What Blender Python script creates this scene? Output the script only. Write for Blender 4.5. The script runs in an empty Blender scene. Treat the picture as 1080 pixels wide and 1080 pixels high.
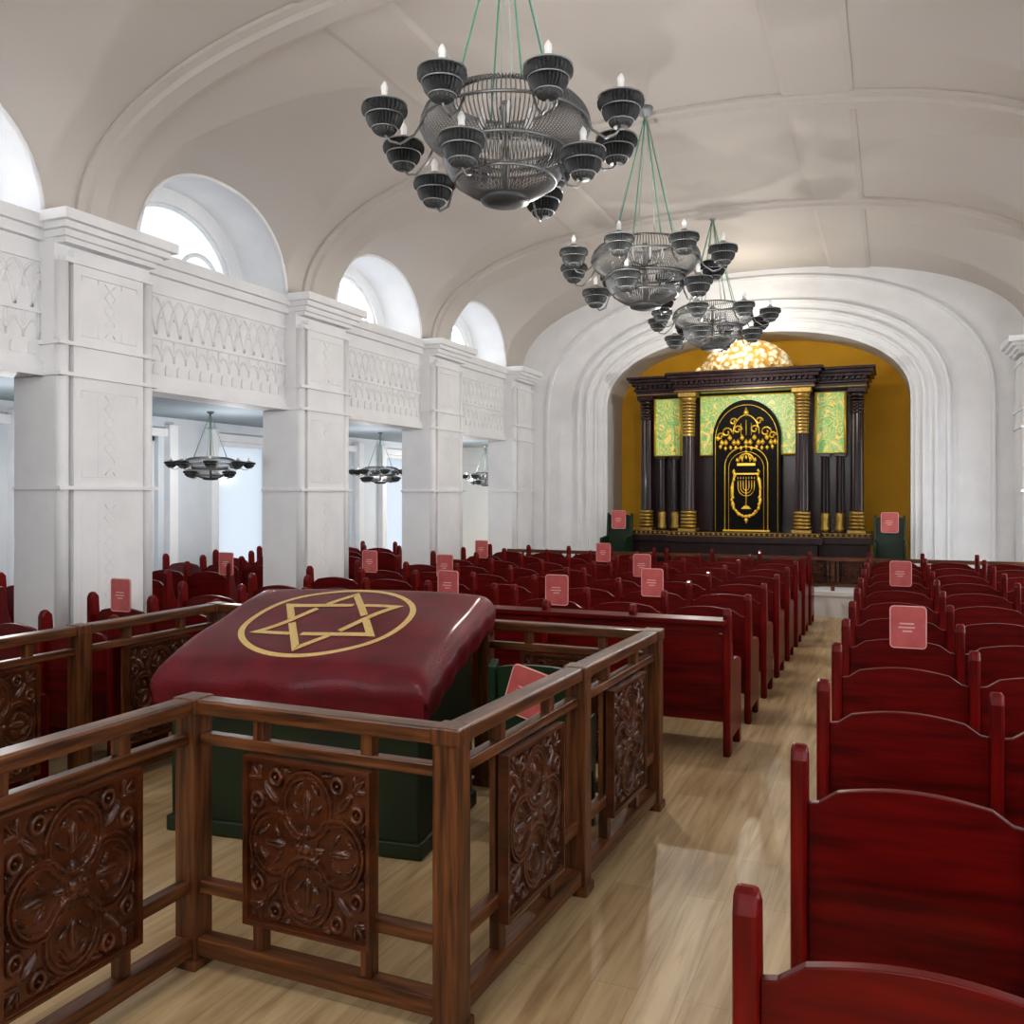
import bpy, math, random
from mathutils import Vector, Matrix
random.seed(4)
S=bpy.context.scene
COL=S.collection
pi=math.pi
try:
    S.view_settings.view_transform='Standard'
    S.view_settings.look='Medium High Contrast'
except Exception: pass
# ---------------------------------------------------------------- materials
def newmat(name):
    m=bpy.data.materials.new(name); m.use_nodes=True
    return m,m.node_tree,m.node_tree.nodes['Principled BSDF']
def setp(b,k,v):
    if k in b.inputs: b.inputs[k].default_value=v
def mat(name,col,rough=.5,metal=0,var=None,scale=(8,8,8),detail=4,bump=0,bscale=None,spec=.5,coat=0,emis=0,ecol=None,contrast=(.35,.65),crough=.1):
    m,nt,b=newmat(name)
    setp(b,'Base Color',(*col,1)); setp(b,'Roughness',rough); setp(b,'Metallic',metal)
    setp(b,'Specular IOR Level',spec); setp(b,'Coat Weight',coat); setp(b,'Coat Roughness',crough)
    if emis:
        setp(b,'Emission Color',(*(ecol or col),1)); setp(b,'Emission Strength',emis)
    if var is not None or bump:
        tc=nt.nodes.new('ShaderNodeTexCoord'); mp=nt.nodes.new('ShaderNodeMapping')
        mp.inputs['Scale'].default_value=scale
        nt.links.new(tc.outputs['Object'],mp.inputs['Vector'])
        n=nt.nodes.new('ShaderNodeTexNoise'); n.inputs['Scale'].default_value=1; n.inputs['Detail'].default_value=detail
        nt.links.new(mp.outputs['Vector'],n.inputs['Vector'])
        if var is not None:
            r=nt.nodes.new('ShaderNodeValToRGB')
            r.color_ramp.elements[0].position=contrast[0]; r.color_ramp.elements[1].position=contrast[1]
            r.color_ramp.elements[0].color=(*col,1); r.color_ramp.elements[1].color=(*var,1)
            nt.links.new(n.outputs['Fac'],r.inputs['Fac']); nt.links.new(r.outputs['Color'],b.inputs['Base Color'])
        if bump:
            n2=n
            if bscale:
                n2=nt.nodes.new('ShaderNodeTexNoise'); n2.inputs['Scale'].default_value=bscale; n2.inputs['Detail'].default_value=3
                nt.links.new(tc.outputs['Object'],n2.inputs['Vector'])
            bp=nt.nodes.new('ShaderNodeBump'); bp.inputs['Strength'].default_value=bump; bp.inputs['Distance'].default_value=.02
            nt.links.new(n2.outputs['Fac'],bp.inputs['Height']); nt.links.new(bp.outputs['Normal'],b.inputs['Normal'])
    return m
M={}
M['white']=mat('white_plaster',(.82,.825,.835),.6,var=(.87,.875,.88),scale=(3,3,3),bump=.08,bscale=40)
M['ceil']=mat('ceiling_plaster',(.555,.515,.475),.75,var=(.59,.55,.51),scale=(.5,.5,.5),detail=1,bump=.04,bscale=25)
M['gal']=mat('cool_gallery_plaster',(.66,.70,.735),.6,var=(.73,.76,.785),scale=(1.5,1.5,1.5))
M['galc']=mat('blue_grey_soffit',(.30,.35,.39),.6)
M['railx']=mat('brown_wood_along',(.045,.0155,.005),.36,var=(.19,.070,.022),scale=(3,45,45),detail=6,coat=.2,crough=.15)
M['rail']=M['railx']
M['railz']=mat('brown_wood_upright',(.045,.0155,.005),.36,var=(.18,.066,.021),scale=(45,45,3),detail=6,coat=.2,crough=.15)
M['carve']=mat('carved_brown_wood',(.055,.015,.005),.30,var=(.12,.036,.012),scale=(6,6,20),coat=.4,crough=.14)
M['pew']=mat('red_mahogany',(.066,.0013,.001),.38,var=(.155,.0040,.0026),scale=(2.5,25,25),detail=5,spec=.24,coat=.16,crough=.1)
M['pewz']=mat('red_mahogany_upright',(.085,.0016,.0012),.36,var=(.185,.0050,.0033),scale=(30,30,3),detail=5,spec=.26,coat=.18,crough=.1)
M['green']=mat('dark_green_paint',(.009,.019,.006),.5,var=(.015,.028,.009),scale=(3,3,3))
M['greenc']=mat('green_chair_paint',(.007,.030,.011),.4)
M['velvet']=mat('crimson_velvet',(.105,.002,.009),.42,var=(.165,.004,.014),scale=(7,7,7),bump=.35,bscale=200,coat=.3,crough=.2,spec=.3)
M['goldthread']=mat('gold_embroidery',(.60,.42,.14),.5,metal=.1,var=(.78,.60,.28),scale=(120,120,20))
M['gold']=mat('gilded_ornament',(.72,.47,.07),.33,metal=.7,emis=.16,ecol=(.8,.5,.05))  # slight emission added to brighten the gilding; not a lamp
M['golddark']=mat('aged_gilding',(.34,.22,.06),.4,metal=.7,var=(.5,.34,.09),scale=(30,30,30))
M['darkwood']=mat('ark_dark_wood',(.014,.005,.006),.3,var=(.034,.011,.012),scale=(10,10,2),coat=.2)
M['black']=mat('black_lacquer',(.003,.0025,.0025),.6,spec=.2)
M['ochre']=mat('ochre_wall_paint',(.74,.40,.016),.65,var=(.80,.44,.02),scale=(2,2,2))
M['metal']=mat('grey_wire_metal',(.34,.35,.355),.4,metal=.65)
M['cup']=mat('dark_grey_ribbed_metal',(.105,.112,.114),.5,metal=.35,spec=.4)
M['cupl']=mat('grey_rim_metal',(.42,.43,.43),.45,metal=.4)
M['candle']=mat('white_bulb',(.9,.9,.88),.4,emis=.12,ecol=(1,1,.97))
M['cordg']=mat('pale_green_cord',(.16,.46,.33),.5)
M['cordw']=mat('pale_cord',(.6,.66,.63),.5)
M['card']=mat('rose_card',(.50,.115,.115),.3,var=(.60,.16,.15),scale=(9,9,9))
M['cardp']=mat('pale_print',(.82,.52,.46),.4)
M['frame']=mat('window_frame_white',(.8,.81,.82),.4)
M['steel']=mat('brass_rod',(.4,.39,.36),.35,metal=.8)
def mosaic():
    m,nt,b=newmat('green_gold_mosaic')
    tc=nt.nodes.new('ShaderNodeTexCoord')
    v=nt.nodes.new('ShaderNodeTexNoise'); v.inputs['Scale'].default_value=4.2; v.inputs['Detail'].default_value=1; v.inputs['Distortion'].default_value=2.2
    nt.links.new(tc.outputs['Object'],v.inputs['Vector'])
    r=nt.nodes.new('ShaderNodeValToRGB'); e=r.color_ramp.elements; r.color_ramp.interpolation='EASE'
    e[0].position=.34; e[0].color=(.20,.44,.13,1); e[1].position=.38; e[1].color=(.92,.62,.16,1)
    for p_,c_ in ((.42,(.32,.56,.20,1)),(.50,(.22,.46,.15,1)),(.535,(.95,.64,.16,1)),(.57,(.34,.56,.22,1)),(.63,(.28,.52,.18,1)),(.67,(.9,.66,.22,1))):
        x=e.new(p_); x.color=c_
    nt.links.new(v.outputs['Fac'],r.inputs['Fac']); nt.links.new(r.outputs['Color'],b.inputs['Base Color'])
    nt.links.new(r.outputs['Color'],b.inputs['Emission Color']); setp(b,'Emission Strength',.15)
    setp(b,'Roughness',.4)
    return m
M['mosaic']=mosaic()
def domem():
    m,nt,b=newmat('pale_gold_shell')
    tc=nt.nodes.new('ShaderNodeTexCoord')
    v=nt.nodes.new('ShaderNodeTexVoronoi'); v.inputs['Scale'].default_value=12
    nt.links.new(tc.outputs['Object'],v.inputs['Vector'])
    r=nt.nodes.new('ShaderNodeValToRGB'); e=r.color_ramp.elements
    e[0].position=.28; e[0].color=(.97,.88,.62,1); e[1].position=.66; e[1].color=(.48,.27,.06,1)
    nt.links.new(v.outputs['Distance'],r.inputs['Fac']); nt.links.new(r.outputs['Color'],b.inputs['Base Color'])
    nt.links.new(r.outputs['Color'],b.inputs['Emission Color']); setp(b,'Emission Strength',.30)  # emission makes the shell look lit; no lamp inside
    bp=nt.nodes.new('ShaderNodeBump'); bp.inputs['Strength'].default_value=.8; bp.inputs['Distance'].default_value=.03; bp.invert=True
    nt.links.new(v.outputs['Distance'],bp.inputs['Height']); nt.links.new(bp.outputs['Normal'],b.inputs['Normal'])
    return m
M['dome']=domem()
def floorm():
    m,nt,b=newmat('oak_laminate')
    tc=nt.nodes.new('ShaderNodeTexCoord'); mp=nt.nodes.new('ShaderNodeMapping'); mp.inputs['Rotation'].default_value=(0,0,pi/2)
    nt.links.new(tc.outputs['Object'],mp.inputs['Vector'])
    br=nt.nodes.new('ShaderNodeTexBrick'); br.inputs['Scale'].default_value=1
    br.inputs['Brick Width'].default_value=1.25; br.inputs['Row Height'].default_value=.16; br.inputs['Mortar Size'].default_value=.0012
    br.inputs['Color1'].default_value=(.53,.395,.225,1); br.inputs['Color2'].default_value=(.61,.475,.29,1); br.inputs['Mortar'].default_value=(.38,.28,.16,1)
    br.offset=.37
    nt.links.new(mp.outputs['Vector'],br.inputs['Vector'])
    mp2=nt.nodes.new('ShaderNodeMapping'); mp2.inputs['Scale'].default_value=(14,1.0,1)
    nt.links.new(tc.outputs['Object'],mp2.inputs['Vector'])
    n=nt.nodes.new('ShaderNodeTexNoise'); n.inputs['Scale'].default_value=1.6; n.inputs['Detail'].default_value=7; n.inputs['Distortion'].default_value=.7
    nt.links.new(mp2.outputs['Vector'],n.inputs['Vector'])
    r=nt.nodes.new('ShaderNodeValToRGB'); r.color_ramp.elements[0].position=.30; r.color_ramp.elements[0].color=(.62,.54,.46,1)
    r.color_ramp.elements[1].position=.62; r.color_ramp.elements[1].color=(1.03,1.02,1,1)
    nt.links.new(n.outputs['Fac'],r.inputs['Fac'])
    mx=nt.nodes.new('ShaderNodeMixRGB'); mx.blend_type='MULTIPLY'; mx.inputs[0].default_value=.85
    nt.links.new(br.outputs['Color'],mx.inputs[1]); nt.links.new(r.outputs['Color'],mx.inputs[2])
    nt.links.new(mx.outputs[0],b.inputs['Base Color'])
    setp(b,'Roughness',.37); setp(b,'Specular IOR Level',.38)
    return m
M['floor']=floorm()
def glassm(name,tint,frost=0):
    m,nt,b=newmat(name)
    nt.nodes.remove(b)
    if frost:
        t=nt.nodes.new('ShaderNodeBsdfTranslucent'); t.inputs[0].default_value=(*tint,1)
    else:
        t=nt.nodes.new('ShaderNodeBsdfTransparent'); t.inputs[0].default_value=(*tint,1)
    g=nt.nodes.new('ShaderNodeBsdfGlossy'); g.inputs['Roughness'].default_value=.15
    mx=nt.nodes.new('ShaderNodeMixShader'); mx.inputs[0].default_value=.05
    nt.links.new(t.outputs[0],mx.inputs[1]); nt.links.new(g.outputs[0],mx.inputs[2])
    nt.links.new(mx.outputs[0],nt.nodes['Material Output'].inputs[0])
    return m
M['glass']=glassm('thin_window_glass',(.97,.98,1))
M['frost']=glassm('frosted_window_glass',(.44,.465,.49),1)
M['frost2']=glassm('grey_frosted_glass',(.30,.325,.35),1)
# ---------------------------------------------------------------- mesh builder
class MB:
    def __init__(s): s.v=[];s.f=[];s.sm=[]
    def add(s,vs,fs,sm=False):
        o=len(s.v); s.v+= [tuple(x) for x in vs]
        for f in fs: s.f.append(tuple(i+o for i in f)); s.sm.append(sm)
        return s
    def box(s,x0,x1,y0,y1,z0,z1):
        x0,x1=min(x0,x1),max(x0,x1)
        return s.add([(x0,y0,z0),(x1,y0,z0),(x1,y1,z0),(x0,y1,z0),(x0,y0,z1),(x1,y0,z1),(x1,y1,z1),(x0,y1,z1)],
            [(3,2,1,0),(4,5,6,7),(0,1,5,4),(1,2,6,5),(2,3,7,6),(3,0,4,7)])
    def prism(s,poly,axis,a,b,sm=False):
        n=len(poly)
        def P(p,h):
            if axis=='x': return (h,p[0],p[1])
            if axis=='y': return (p[0],h,p[1])
            return (p[0],p[1],h)
        vs=[P(p,a) for p in poly]+[P(p,b) for p in poly]
        fs=[tuple(range(n))[::-1],tuple(range(n,2*n))]
        for i in range(n):
            j=(i+1)%n; fs.append((i,j,n+j,n+i))
        return s.add(vs,fs,sm)
    def lathe(s,prof,n=24,c=(0,0,0),rib=0,sm=True,sx=1,sy=1,a0=0,a1=2*pi):
        full=abs(a1-a0-2*pi)<1e-6
        m=n if full else n+1
        vs=[];fs=[]
        for (r,z) in prof:
            for i in range(m):
                a=a0+(a1-a0)*i/n
                rr=r*(1-(rib if i%2 else 0))
                vs.append((c[0]+sx*rr*math.cos(a),c[1]+sy*rr*math.sin(a),c[2]+z))
        for k in range(len(prof)-1):
            for i in range(n):
                j=(i+1)%m if full else i+1
                fs.append((k*m+i,k*m+j,(k+1)*m+j,(k+1)*m+i))
        if full:
            if prof[0][0]>1e-4: fs.append(tuple(range(m))[::-1])
            if prof[-1][0]>1e-4: fs.append(tuple((len(prof)-1)*m+i for i in range(m)))
        return s.add(vs,fs,sm)
    def tube(s,pts,r,n=6,closed=False,sm=True,flat=1.0,up=None):
        pts=[Vector(p) for p in pts]; N=len(pts); vs=[];fs=[]
        ref=Vector(up) if up else None
        for i,p in enumerate(pts):
            if closed: t=(pts[(i+1)%N]-pts[i-1])
            else: t=(pts[min(i+1,N-1)]-pts[max(i-1,0)])
            if t.length<1e-9: t=Vector((0,0,1))
            t.normalize()
            u=ref or (Vector((0,0,1)) if abs(t.z)<.9 else Vector((1,0,0)))
            a=t.cross(u)
            if a.length<1e-6: a=t.cross(Vector((0,1,0)))
            a.normalize(); b=t.cross(a).normalized()
            rr=r[i] if isinstance(r,(list,tuple)) else r
            for k in range(n):
                an=2*pi*k/n
                vs.append(p+a*math.cos(an)*rr+b*math.sin(an)*rr*flat)
        for i in range(N if closed else N-1):
            j=(i+1)%N
            for k in range(n):
                l=(k+1)%n
                fs.append((i*n+k,i*n+l,j*n+l,j*n+k))
        if not closed:
            fs.append(tuple(range(n))[::-1]); fs.append(tuple((N-1)*n+k for k in range(n)))
        return s.add(vs,fs,sm)
    def mesh(s,name,m):
        me=bpy.data.meshes.new(name); me.from_pydata(s.v,[],s.f); me.validate(clean_customdata=False)
        if len(me.polygons)==len(s.sm): me.polygons.foreach_set('use_smooth',s.sm)
        me.materials.append(m); me.update()
        return me
    def obj(s,name,m,parent=None,loc=(0,0,0),bevel=0,seg=2,**props):
        o=bpy.data.objects.new(name,s.mesh(name,m)); COL.objects.link(o); o.location=loc
        if parent: o.parent=parent
        if bevel:
            md=o.modifiers.new('bevel','BEVEL'); md.width=bevel; md.segments=seg; md.limit_method='ANGLE'
        for k,v in props.items(): o[k]=v
        return o
def empty(name,loc,label,category,group=None,rz=0):
    e=bpy.data.objects.new(name,None); COL.objects.link(e); e.location=loc; e.rotation_euler=(0,0,rz)
    e.empty_display_size=.1
    if label: e['label']=label
    if category: e['category']=category
    if group: e['group']=group
    return e
def dup(root,loc,rz=None,scale=None,label=None):
    kids={}
    for o in bpy.data.objects:
        if o.parent: kids.setdefault(o.parent.name,[]).append(o)
    def cp(o,par):
        n=o.copy(); COL.objects.link(n)
        if par:
            n.parent=par; n.matrix_parent_inverse=o.matrix_parent_inverse.copy()
        for c in kids.get(o.name,[]): cp(c,n)
        return n
    n=cp(root,None); n.location=loc
    if rz is not None: n.rotation_euler=(0,0,rz)
    if scale is not None: n.scale=(scale,)*3 if not isinstance(scale,tuple) else scale
    if label: n['label']=label
    return n
ST=dict(kind='structure')
TR=[0]
def trim(mb,m=None,**k):
    TR[0]+=1
    return mb.obj('trim_%d'%TR[0],m or M['white'],kind='structure',**k)
WN=[0]
# ---------------------------------------------------------------- room
CX=-2.1; YE=14.6; Y0=-2.2; W=3.95; WB=4.24
SPR=3.82; RISE=1.48
PIL=[(-1.15,-.2),(1.85,2.8),(4.85,5.8),(7.85,8.8),(10.85,11.8),(13.75,14.6)]
BAY=[(PIL[i][1],PIL[i+1][0]) for i in range(5)]
BC=[(a+b)/2 for a,b in BAY]
MB().box(-9.0,2.6,Y0-.2,YE+2.6,-.1,0).obj('floor',M['floor'],**ST)
def fprof(t):
    t=min(1,abs(t)); return SPR+RISE*(max(0,1-t**2.35))**(1/2.35)
LR=1.04; LH=.93
def vault(off,y):
    z=fprof(off/W); inw=W-abs(off)
    if inw<2.3:
        ry=min(1.46,LR+.8*inw)
        rr=LH+.45*inw-.112*inw*inw
        for c in BC:
            s=(y-c)/ry
            if abs(s)<1: z=max(z,SPR+rr*(1-abs(s)**2.2)**(1/2.2))
    return z
NX=80; NY=560
vs=[];fs=[]
xs=[W*math.sin(pi/2*k/NX) for k in range(-NX,NX+1)]
for j in range(NY+1):
    y=Y0+(YE-Y0)*j/NY
    for x in xs: vs.append((CX+x,y,vault(x,y)))
m=len(xs)
for j in range(NY):
    for i in range(m-1): fs.append((j*m+i,(j+1)*m+i,(j+1)*m+i+1,j*m+i+1))
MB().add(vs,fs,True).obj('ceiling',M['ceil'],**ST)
# unseen front wall behind camera; tall windows added for soft fill light
mb=MB(); fw=[(-5.3,-3.7),(-2.9,-1.3),(-.5,1.1)]
prev=-9.0
for a,b in fw:
    mb.box(prev,a,Y0-.2,Y0,0,5.6); mb.box(a,b,Y0-.2,Y0,0,2.1); mb.box(a,b,Y0-.2,Y0,4.7,5.6); prev=b
mb.box(prev,2.6,Y0-.2,Y0,0,5.6)
mb.obj('wall_front',M['white'],**ST)
for a,b in fw:
    WN[0]+=1; mb=MB()
    for i in range(3):
        x=a+(b-a)*i/2; mb.box(max(a,x-.03),min(b,x+.03),Y0-.14,Y0-.08,2.1,4.7)
    for z in (2.1,3.4,4.65): mb.box(a,b,Y0-.14,Y0-.08,z,z+.05)
    w=mb.obj('window_%d'%WN[0],M['frame'],**ST)
    MB().box(a,b,Y0-.115,Y0-.105,2.1,4.7).obj('pane',M['glass'],parent=w)
# transverse ribs
for a,b in PIL[1:5]:
    yc=(a+b)/2; mb=MB(); vs=[];fs=[]
    P=[]
    for k in range(-50,51):
        o=W*math.sin(pi/2*k/50); P.append(Vector((CX+o,0,fprof(o/W))))
    n=len(P)
    for i,p in enumerate(P):
        t=(P[min(i+1,n-1)]-P[max(0,i-1)]).normalized(); nn=Vector((t.z,0,-t.x))
        q=p+nn*.075; pp=p-nn*.03
        for (yy,c) in ((-.17,pp),(-.17,p+nn*.03),(-.10,p+nn*.04),(-.08,q),(.08,q),(.10,p+nn*.04),(.17,p+nn*.03),(.17,pp)):
            vs.append((c.x,yc+yy,c.z))
    for i in range(n-1):
        for k in range(7): fs.append((i*8+k,(i+1)*8+k,(i+1)*8+k+1,i*8+k+1))
    mb.add(vs,fs); trim(mb,M['ceil'])
# longitudinal bands
for sgn in (-1,1):
    mb=MB()
    offs=[(1.20,-.03),(1.20,.008),(1.25,.022),(1.35,.026),(1.5,.027),(1.65,.026),(1.75,.022),(1.80,.008),(1.80,-.03)]
    vs=[];fs=[]
    for y in (Y0,YE):
        for o_,th in offs: vs.append((CX+sgn*o_,y,fprof(o_/W)-th))
    n=len(offs)
    for k in range(n-1): fs.append((k,k+1,n+k+1,n+k))
    mb.add(vs,fs); trim(mb,M['ceil'])
# side walls
def side(s,name):
    X=lambda o: CX+s*o
    mb=MB()
    for a,b in BAY:
        mb.box(X(3.95),X(WB),a-.01,b+.01,2.62,3.82)
    mb.box(X(3.95),X(WB),Y0,PIL[0][0],0,3.82)
    for a,b in PIL: mb.box(X(3.80),X(WB),a,b,0,3.82)
    for c in BC:
        K=28; vs=[];fs=[]
        def lz(k,d=0):
            q=math.cos(pi*k/K); return (c-(LR+d)*q, SPR+(LH+d)*max(0,1-abs(q)**2.2)**(1/2.2))
        for k in range(K+1):
            y,z=lz(k)
            vs+= [(X(3.94),y,z),(X(4.52),y,z)]
        for k in range(K): fs.append((2*k,2*k+1,2*k+3,2*k+2))
        mb.add(vs,fs,True)
        vs=[];fs=[]
        for k in range(K+1):
            an=pi*k/K; y,z=lz(k,.02)
            vs+= [(X(4.5),y,z),(X(4.5),c-.84*math.cos(an),SPR+.04+.74*math.sin(an)),(X(4.6),c-.84*math.cos(an),SPR+.04+.74*math.sin(an))]
        for k in range(K):
            fs.append((3*k,3*k+1,3*k+4,3*k+3)); fs.append((3*k+1,3*k+2,3*k+5,3*k+4))
        mb.add(vs,fs)
        mb.box(X(4.2),X(4.6),c-LR,c+LR,SPR-.10,SPR+.04)
    mb.obj(name,M['white'],**ST)
    for bi,c in enumerate(BC):
        WN[0]+=1
        mb=MB(); K=20
        arc=lambda r1,r2,cc=c:[(X(4.55),cc-r1*math.cos(pi*k/K),SPR+.04+r2*math.sin(pi*k/K)) for k in range(K+1)]
        mb.tube(arc(.83,.73),.028)
        for cc in (c-.38,c+.38): mb.tube(arc(.30,.34,cc),.022)
        mb.box(X(4.53),X(4.57),c-.84,c+.84,SPR+.03,SPR+.07)
        w=mb.obj('window_%d'%WN[0],M['frame'],**ST)
        g=MB(); p=[(c-.83*math.cos(pi*k/K),SPR+.04+.73*math.sin(pi*k/K)) for k in range(K+1)]
        g.add([(X(4.555),a,b) for a,b in p],[tuple(range(K+1))]); g.obj('pane',M['frost2'] if (s<0 and bi==2) else M['glass'],parent=w)
    for c in BC:
        mb=MB(); K=28
        mb.tube([(X(3.94),c-LR*math.cos(pi*k/K),SPR+LH*max(0,1-abs(math.cos(pi*k/K))**2.2)**(1/2.2)) for k in range(K+1)],.022,8)
        trim(mb)
    for (a,b) in BAY:
        mb=MB()
        mb.box(X(3.84),X(3.96),a,b,3.74,3.84); mb.box(X(3.89),X(3.96),a,b,3.66,3.74)
        mb.box(X(3.90),X(3.96),a,b,2.62,2.68); mb.box(X(3.92),X(3.96),a,b,2.68,2.73)
        L=b-a; n=int(round(L/.15)); st=L/n; xr=X(3.953)
        for i in range(n):
            yc=a+st*(i+.5)
            mb.prism([(yc-.038,2.78),(yc+.038,2.78),(yc+.038,2.84)]+[(yc+.038*math.cos(pi*k/8),2.84+.038*math.sin(pi*k/8)) for k in range(1,8)]+[(yc-.038,2.84)],'x',X(3.938),X(3.96))
            pts=[(xr,yc-st/2+st*k/12,2.95+.09*math.sin(pi*k/12)) for k in range(13)]
            mb.tube(pts,.015,6)
        for i in range(-1,n+1):
            for sg in (-1,1):
                pts=[]
                for k in range(13):
                    t=k/12; y=a+st*(i+.5)+sg*st*1.0*t; z=3.14+.33*math.sin(t*pi/2)**.85
                    if a+.01<y<b-.01: pts.append((xr,y,z))
                if len(pts)>2: mb.tube(pts,.0165,6)
        for i in range(n+1):
            y=min(max(a+st*i,a+.02),b-.02); mb.tube([(xr,y,2.90),(xr,y,3.12)],.014,6)
            mb.lathe([(0,-.018),(.018,0),(0,.018)],6,(X(3.948),y,3.30))
        mb.box(X(3.93),X(3.96),a,b,3.10,3.13)
        mb.box(X(3.93),X(3.96),a,b,3.50,3.53)
        trim(mb)
    for (a,b) in PIL:
        mb=MB()
        mb.box(X(3.74),X(3.81),a+.13,b-.13,0,3.6)
        mb.box(X(3.71),X(WB+.01),a-.02,b+.02,0,.22)
        for yy in (a+.055,b-.055):
            mb.tube([(X(3.79),yy,.22),(X(3.79),yy,3.5)],.055,14)
        for (p,z0,z1) in ((.02,3.50,3.54),(.04,3.64,3.68),(.08,3.68,3.73),(.13,3.73,3.78),(.18,3.78,3.86)):
            mb.box(X(3.74-p),X(3.98),a+.05-p*.8,b-.05+p*.8,z0,z1)
        for z in (1.74,2.62,2.86):
            mb.box(X(3.715),X(WB+.01),a-.018,b+.018,z,z+.03)
        ym=(a+b)/2; xr=X(3.744)
        for (z0,z1) in ((.35,1.64),(1.84,2.52),(2.95,3.42)):
            for o_ in (.20,.36):
                mb.tube([(xr,a+o_,z0),(xr,b-o_,z0),(xr,b-o_,z1),(xr,a+o_,z1)],.006,5,closed=True)
            k=int((z1-z0)/.10); hh=(z1-z0-.04)/k
            for sg in (-1,1):
                pts=[(xr,ym+sg*.05*(1 if q%2 else -1),z0+.02+hh*q) for q in range(k+1)]
                mb.tube(pts,.008,5)
            for q in range(k):
                zc=z0+.02+hh*(q+.5)
                for sg in (-1,1):
                    c_=(ym+sg*.065)
                    mb.tube([(xr,c_-.016,zc),(xr,c_,zc+.022),(xr,c_+.016,zc),(xr,c_,zc-.022)],.005,4,closed=True)
        trim(mb)
side(-1,'wall_left'); side(1,'wall_right')
def rect_window(x,a,b,z0,z1,nv=2,nh=3,th=.05,pm='glass'):
    WN[0]+=1; mb=MB()
    for i in range(nv+1):
        y=a+(b-a)*i/nv; mb.box(x-.03,x+.03,max(a,y-th/2),min(b,y+th/2),z0,z1)
    for i in range(nh+1):
        z=z0+(z1-z0)*i/nh; mb.box(x-.03,x+.03,a,b,max(z0,z-th/2),min(z1,z+th/2))
    w=mb.obj('window_%d'%WN[0],M['frame'],**ST)
    MB().box(x-.004,x+.004,a+.02,b-.02,z0+.02,z1-.02).obj('pane',M[pm],parent=w)
mb=MB()
for a,b in BAY:
    mb.box(CX+4.1,CX+WB,a,b,0,.7)
mb.obj('wall_right_sill',M['white'],**ST)
for a,b in BAY: rect_window(CX+4.2,a,b,.7,2.62)  # unseen windows, added to let light in from the right
# gallery (left side aisle)
GX=-8.6
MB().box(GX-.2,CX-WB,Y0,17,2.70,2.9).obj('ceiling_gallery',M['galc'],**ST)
mb=MB()
gw=[]
yy=.9
while yy<16:
    gw.append((yy,yy+1.1)); yy+=2.2
prev=Y0
for a,b in gw:
    mb.box(GX-.25,GX,prev,a,0,2.8); mb.box(GX-.25,GX,a,b,0,.5); mb.box(GX-.25,GX,a,b,2.45,2.8); prev=b
mb.box(GX-.25,GX,prev,17,0,2.8)
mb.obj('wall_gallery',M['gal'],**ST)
mb=MB()
for a,b in gw:
    for y in (a-.24,b+.10):
        mb.box(GX,GX+.10,y,y+.14,0,2.6)
    mb.box(GX,GX+.06,a-.2,b+.2,2.45,2.55)
trim(mb)
for a,b in gw:
    WN[0]+=1; mb=MB(); x=GX-.1
    for z in (.5,2.39): mb.box(x-.03,x+.03,a,b,z,z+.06)
    for y in (a,b-.06): mb.box(x-.03,x+.03,y,y+.06,.5,2.45)
    w=mb.obj('window_%d'%WN[0],M['frame'],**ST)
    MB().box(x-.004,x+.004,a+.02,b-.02,.52,2.43).obj('pane',M['frost'],parent=w)
MB().box(GX-.2,CX-4.2,16.8,17,0,2.9).obj('wall_gallery_end',M['gal'],**ST)
# ---------------------------------------------------------------- end wall with niche
def archpts(w,zs,rise,n=2.3,K=40,zb=0):
    P=[(-w,zb)]
    for k in range(K+1):
        an=pi*k/K; c=math.cos(an); s_=math.sin(an)
        P.append((-w*math.copysign(abs(c)**(2/n),c),zs+rise*abs(s_)**(2/n)))
    P.append((w,zb)); return P
NW=2.37; NZ=3.15; NR=1.16
mb=MB(); A=archpts(NW,NZ,NR,zb=0)
vs=[];fs=[]
B_=A[1:-1]
for (x,z) in B_: vs+= [(CX+x,YE,z),(CX+x,YE,5.6),(CX+x,YE+.9,z)]
for i in range(len(B_)-1):
    fs.append((3*i,3*i+3,3*i+4,3*i+1)); fs.append((3*i,3*i+2,3*i+5,3*i+3))
mb.add(vs,fs)
mb.box(CX-4.4,CX-NW,YE,YE+.9,0,5.6); mb.box(CX+NW,CX+4.4,YE,YE+.9,0,5.6)
mb.obj('wall_back',M['white'],**ST)
MB().box(CX-3,CX+3,YE+.85,YE+.95,0,5.6).obj('wall_niche',M['ochre'],**ST)
def band(w0,r0,w1,r1,pr,zs=NZ):
    A0=archpts(w0,zs,r0); A1=archpts(w1,zs,r1); n=len(A0); vs=[];fs=[]
    for p,q in zip(A0,A1):
        vs+= [(CX+p[0],YE+.01,p[1]),(CX+p[0],YE-pr,p[1]),(CX+q[0],YE-pr,q[1]),(CX+q[0],YE+.01,q[1])]
    for i in range(n-1):
        for k in range(3): fs.append((4*i+k,4*i+k+1,4*i+5+k,4*i+4+k))
    return vs,fs
mb=MB()
for args in ((2.37,1.16,2.43,1.22,.03),(2.43,1.22,2.53,1.31,.06),(2.53,1.31,2.57,1.35,.11),(2.57,1.35,2.69,1.46,.07),(2.69,1.46,2.73,1.50,.11),(2.73,1.50,2.86,1.61,.05),(2.86,1.61,2.90,1.65,.08),(3.44,2.00,3.49,2.04,.04)):
    mb.add(*band(*args))
trim(mb)
MB().box(CX-NW,CX+NW,YE,YE+.86,0,.34).obj('floor_niche',M['white'],**ST)
mb=MB(); mb.box(CX-3.70,CX+3.70,13.0,YE-.17,0,.34)
mb.box(CX-3.70,CX+3.70,12.97,13.1,.30,.36)
mb.obj('stage_platform',M['white'],label='low white raised platform in front of the ark niche',category='platform')
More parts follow.
